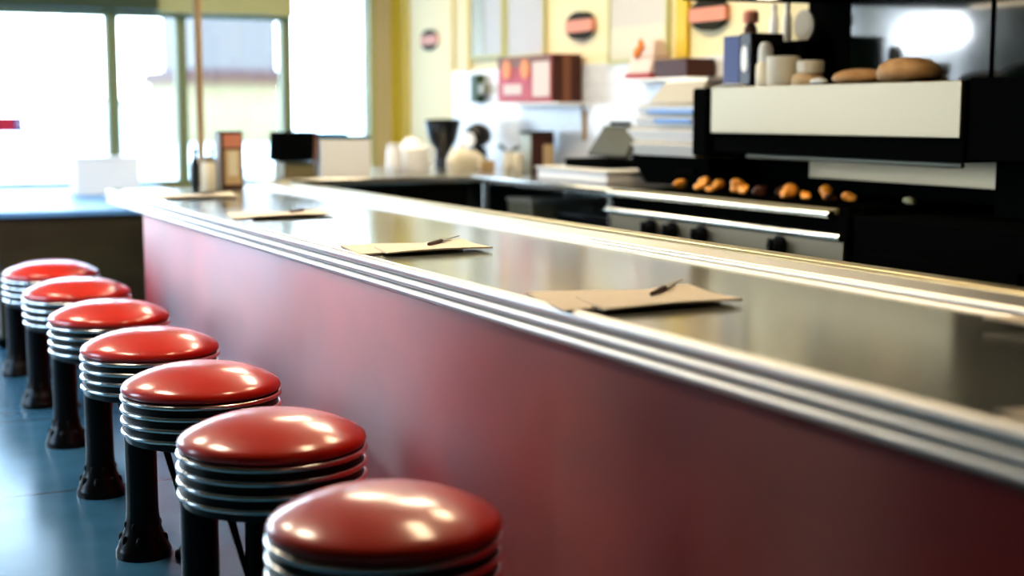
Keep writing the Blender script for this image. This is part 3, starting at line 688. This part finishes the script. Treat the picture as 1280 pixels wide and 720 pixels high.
tag(MB().blob((0,0,.012),(.02,.04,.016),.2,61,2,flat=.75).build('crumpled_napkin', M['white_card'], loc=(3.50,4.47,ZB), angle=80), 'tiny white crumpled napkin left of the flat bun', 'napkin')
tag(MB().lathe([(.085,0),(.108,.01),(.112,.022),(.10,.038),(.07,.05),(.03,.056),(0,.057)], seg=36).build('bread_bun', M['bread'], loc=(3.56,4.285,ZB), angle=80), 'flat bread bun, left one of the two on the broiler', 'bun', 'buns on the broiler')
T = tag(MB().lathe([(.085,0),(.110,.012),(.117,.035),(.105,.062),(.075,.082),(.03,.09),(0,.091)], seg=36).build('bread_bun', M['bread'], loc=(3.57,4.04,ZB), angle=80), 'taller round bread bun, right one of the two on the broiler', 'bun', 'buns on the broiler')

# ------------------------------------------------------------------ on the right wall
def emblem(y, z, lab, wd=.155, ht=.078):
    t = thing('emblem_sign', lab, 'sign', (XR-.0205 if y < 8.8 else XR-.0215, y, z), 0, 'oval emblems on the yellow wall')
    def part(z0, z1, nm, m, wf=1.0):
        pts = []
        n = 14
        for k in range(n+1):
            q = z0+(z1-z0)*k/n; pts.append((wd*wf*math.sqrt(max(0, 1-(q/ht)**2)) if wf == 1.0 else wd*wf, q))
        poly = [(a, b) for a, b in pts] + [(-a, b) for a, b in reversed(pts)]
        poly = [p for i, p in enumerate(poly) if i == 0 or (abs(p[0]-poly[i-1][0])+abs(p[1]-poly[i-1][1])) > 1e-5]
        if abs(poly[0][0]-poly[-1][0])+abs(poly[0][1]-poly[-1][1]) < 1e-5: poly.pop()
        MB().prism_x(poly, -.012, .018 if y < 8.8 else .0).build(nm, M[m], t)
    part(.032, ht, 'top_cap', 'sign_dark'); part(-.034, .0315, 'middle_band', 'salmon', .98); part(-ht, -.0345, 'bottom_cap', 'sign_dark')
emblem(9.24, 1.696, 'round black and salmon emblem, leftmost on the cream wall', .15, .072)
emblem(7.08, 1.679, 'round black and salmon emblem above the red box')
emblem(5.80, 1.665, 'black and salmon emblem half hidden under the black hood')
def board(y0, y1, z0, z1, m, lab, nm='menu_board', extra=None):
    t = thing(nm, lab, 'board', (XR-.016, (y0+y1)/2, z0))
    L, H = (y1-y0)/2, z1-z0
    MB().box(-.012, .014, -L-.02, -L, -.02, H+.02).box(-.012,.014,L,L+.02,-.02,H+.02).box(-.012,.014,-L,L,-.02,0).box(-.012,.014,-L,L,H,H+.02).build('frame', M['olive_pale'], t)
    MB().box(-.004, .014, -L, L, 0, H).build('panel', M[m], t)
    if extra: extra(t, L, H)
    return t
def ex1(t, L, H):
    MB().box(-.007,-.0045, L-.20, L-.02, .0, H).build('dark_strip', M['olive_grey'], t)
    s = MB()
    for k in range(5): s.box(-.0068,-.0045,-L+.04,L-.24,H-.10-k*.045,H-.09-k*.045)
    s.build('faint_line', M['grey_card'], t)
board(8.09, 8.54, 1.56, 2.25, 'lavender', 'pale menu board with a dark strip at its left side', extra=ex1)
board(7.53, 8.00, 1.545, 2.25, 'lavender', 'plain pale blue menu board above the red box')
def ex2(t, L, H):
    MB().box(-.007,-.0045,-L+.01,L-.01,.005,.17).build('lower_sheet', M['board_low'], t)
board(6.18, 6.74, 1.475, 2.25, 'board', 'wide grey beige menu board right of the middle emblem', extra=ex2)
# wall shelf with the red carton
T = thing('wall_shelf', 'thin white wall shelf carrying the red carton', 'shelf', (3.78,7.38,1.24))
MB().box(-.10,.102,-.42,.44,0,.012).box(.09,.102,-.42,.44,-.03,-.0).build('board', M['white'], T, bev=.002)
T = thing('red_carton', 'red printed carton with orange spots and a white panel on the shelf', 'carton', (3.775,7.40,1.2555))
L = .35
MB().box(-.085,.10,-L,L,0,.265).build('body', M['red_card'], T, bev=.004)
MB().box(-.0865,.10,-L-.003,-L-.0005,.002,.262).build('brown_end', M['brown'], T)
MB().box(-.02,.03,-L-.006,-L-.0035,.005,.26).build('light_strip', M['brown_mid'], T)
MB().box(-.088,-.0855,-L+.02,L-.005,.20,.264).build('top_band', M['brown_mid'], T)
for y in (.22,-.02): MB().tube((-.0885,y,.19),(-.0915,y,.19),.055,.055,24).build('orange_spot', M['orange'], T)
MB().box(-.088,-.0855,-.10,.30,.02,.135).build('rose_panel', M['rose'], T)
MB().box(-.091,-.0885,.02,.26,.045,.105).build('pale_label', M['pink_white'], T)
MB().box(-.091,-.0885,-L+.02,-.12,.03,.225).build('white_panel', M['pink_white'], T)
tag(MB().prism_y([(.0,.0),(.022,.0),(.022,-.19),(.008,-.20)], -.012, .012).build('hanging_strap', M['wood'], loc=(3.862,7.02,1.24)), 'narrow brown strap hanging on the white tile below the red carton', 'strap')
T = thing('towel_dispenser', 'narrow dark green dispenser on the tile left of the red carton', 'dispenser', (XR-.016,8.40,1.26))
MB().box(-.06,.012,-.05,.05,0,.18).build('body', M['leaf'], T, bev=.006)
MB().box(-.05,0,-.13,-.0505,.05,.12).build('lever', M['olive_grey'], T, bev=.004)
# right shelf: pink parcel and brown box
T = thing('bracket_shelf', 'thin white wall shelf right of the white tile, behind the cartons', 'shelf', (3.80,6.05,1.352))
MB().box(-.10,.082,-.36,.32,0,.012).box(.07,.082,-.36,.32,-.03,-.0).build('board', M['white'], T, bev=.002)
T = thing('pink_parcel', 'pale pink parcel with a red base and gold bow on the right shelf', 'parcel', (3.78,6.17,1.3675))
MB().box(-.075,.08,-.12,.12,0,.022).build('base', M['red_card'], T)
MB().hexa([(-.07,-.115,.0225),(.08,-.115,.0225),(.08,.115,.0225),(-.07,.115,.0225),(-.05,-.11,.10),(.07,-.11,.10),(.07,.10,.10),(-.05,.10,.10)]).build('body', M['pink_white'], T, bev=.006)
MB().hexa([(-.05,-.11,.1005),(.05,-.11,.1005),(.05,.04,.1005),(-.05,.04,.1005),(-.03,-.09,.19),(.03,-.09,.19),(.03,-.03,.19),(-.03,-.03,.19)]).build('tissue', M['pink_white'], T, bev=.01)
MB().blob((-.055,.03,.125),(.018,.022,.028),.2,71,2).blob((-.052,.0,.165),(.014,.018,.03),.2,72,2).build('bow', M['orange'], T)
tag(MB().box(-.08,.08,-.145,.145,0,.085).build('brown_box', M['brown'], loc=(3.79,5.87,1.3675), bev=.004), 'low dark brown box on the right shelf beside the pink parcel', 'box')

# small red sign hung inside the leftmost far window
T = thing('window_sign', 'small red sign with a purple end in the far left window', 'sign', (1.10, YF-.01, 1.07))
MB().box(-.14,.10,-.008,.0,0,.095).build('red_half', M['red_gloss'], T)
MB().box(.1005,.155,-.008,.0,0,.095).build('purple_half', M['purple'], T)
text_mesh('numeral', '4', .08, M['white'], T, (.128,-.0095,.047), (PI/2,0,0))
MB().tube((-.08,-.004,.095),(-.08,-.004,.80),.002).tube((.08,-.004,.095),(.08,-.004,.80),.002).build('cord', M['white'], T)

# ------------------------------------------------------------------ ceiling lights
def ceiling_light(x, y, lx, ly_, m, lab):
    t = thing('ceiling_light', lab, 'ceiling light', (x, y, ZC), 0)
    MB().box(-lx,lx,-ly_,ly_,-.05,-.001).build('housing', M['white'], t)
    MB().box(-lx+.02,lx-.02,-ly_+.02,ly_-.02,-.056,-.0505).build('diffuser', M[m], t)
for (x, y, z, lab) in ((-.50, 9.25, 1.84, 'round white globe lamp hanging near the right side of the glass door'), (-1.05, 9.45, 1.92, 'round white globe lamp hanging near the left side of the glass door')):
    t = thing('globe_lamp', lab, 'lamp', (x, y, ZC), 0, 'globe lamps by the glass door')
    MB().lathe([(.05,-.001),(.05,-.02),(.012,-.035),(.006,-.05),(.006,z-ZC+.17),(.04,z-ZC+.165),(.045,z-ZC+.145)][::-1], seg=20).build('stem', M['chrome'], t)
    MB().blob((0,0,z-ZC),(.15,.15,.15),0,1,3).build('globe', M['globe'], t, angle=80)
ceiling_light(2.75, 7.9, .3, .6, 'lamp', 'ceiling light panel over the back counter')
ceiling_light(2.75, 5.9, .3, .6, 'lamp', 'ceiling light panel over the prep table')
ceiling_light(2.70, 4.3, .2, .35, 'lamp_warm', 'small warm ceiling light in front of the grill')
ceiling_light(1.8, 3.1, .16, .45, 'lamp_warm', 'warm fill light added over the lunch counter')  # out-of-view fill light added to brighten the paper sheets on the counter
ceiling_light(0.0, 4.5, .2, .5, 'lamp_aisle', 'ceiling light over the aisle beside the middle stools')
ceiling_light(0.0, 6.4, .2, .5, 'lamp_aisle', 'ceiling light over the aisle beside the farthest stools')

# ------------------------------------------------------------------ outside
struct('ground', MB().box(-60, 90, -20, 120, -.35, -.15), M['pavement'])
struct('road', MB().box(-60, 90, 13.0, 22.0, -.149, -.14), M['asphalt'])
T = thing('street_building', 'low cream building with a brown eave across the street', 'building', (16.2,60,-.15))
MB().box(-2.4,2.0,0,6,0,2.55).build('wall', M['stucco'], T)
MB().box(-2.6,2.2,-.5,6.4,2.551,2.90).build('eave', M['fascia'], T)
MB().box(-2.55,2.15,-.45,6.35,2.901,3.15).build('roof', M['red_roof'], T)
MB().box(-1.9,-.5,-.03,-.001,.9,2.0).build('shop_window', M['stucco'], T)
MB().box(.5,1.3,-.03,-.001,.05,2.0).build('shop_door', M['stucco'], T)
T = thing('tall_building', 'tall lavender grey building behind the low cream one', 'building', (21.6,80,-.15))
MB().box(-1.9,2.5,0,10,0,12).build('wall', M['slate'], T)
MB().box(-2.0,2.6,-.2,10.2,12.001,12.5).build('parapet', M['white_card'], T)
T = thing('boundary_wall', 'long white street wall with a grey coping beyond the road', 'wall', (8.1,45,-.15))
MB().box(-1.7,1.6,0,.3,0,1.62).build('wall', M['white_card'], T)
MB().box(-1.8,1.7,-.08,.38,1.621,1.75).build('coping', M['slate'], T)

# ------------------------------------------------------------------ world, sun, camera
wd = bpy.data.worlds.new('sky'); SC.world = wd; wd.use_nodes = True
nt = wd.node_tree; bg = nt.nodes['Background']
tc = nt.nodes.new('ShaderNodeTexCoord'); sp = nt.nodes.new('ShaderNodeSeparateXYZ'); rp = nt.nodes.new('ShaderNodeValToRGB')
rp.color_ramp.elements[0].position = 0.0; rp.color_ramp.elements[0].color = (.80, .88, 1.0, 1)
rp.color_ramp.elements[1].position = 0.5; rp.color_ramp.elements[1].color = (.30, .60, 1.0, 1)
nt.links.new(tc.outputs['Generated'], sp.inputs[0]); nt.links.new(sp.outputs['Z'], rp.inputs[0]); nt.links.new(rp.outputs[0], bg.inputs['Color'])
bg.inputs['Strength'].default_value = 13.0
sun = bpy.data.lights.new('sun', 'SUN'); sun.energy = 5; sun.angle = math.radians(3); sun.color = (1, .95, .86)
so = bpy.data.objects.new('sun', sun); COL.objects.link(so); so.rotation_euler = (math.radians(48), 0, math.radians(200))

cam = bpy.data.cameras.new('camera'); co = bpy.data.objects.new('camera', cam); COL.objects.link(co)
cam.sensor_width = 36; cam.lens = 50.0; cam.clip_start = .05; cam.clip_end = 300
co.location = (0, 0, 1.2)
pitch, yaw = math.radians(7.0536), math.radians(26.031)
co.rotation_euler = (PI/2-pitch, 0, -yaw)
cam.dof.use_dof = True; cam.dof.focus_distance = 3.75; cam.dof.aperture_fstop = 1.5
SC.camera = co
SC.view_settings.view_transform = 'Standard'; SC.view_settings.look = 'None'
SC.view_settings.exposure = 0.0; SC.view_settings.gamma = 1.0; SC.view_settings.use_curve_mapping = False
SC.cycles.use_denoising = True
SC.cycles.max_bounces = 10; SC.cycles.diffuse_bounces = 5; SC.cycles.glossy_bounces = 6; SC.cycles.transparent_max_bounces = 12
SC.cycles.caustics_reflective = False; SC.cycles.caustics_refractive = False
SC.cycles.sample_clamp_indirect = 6.0
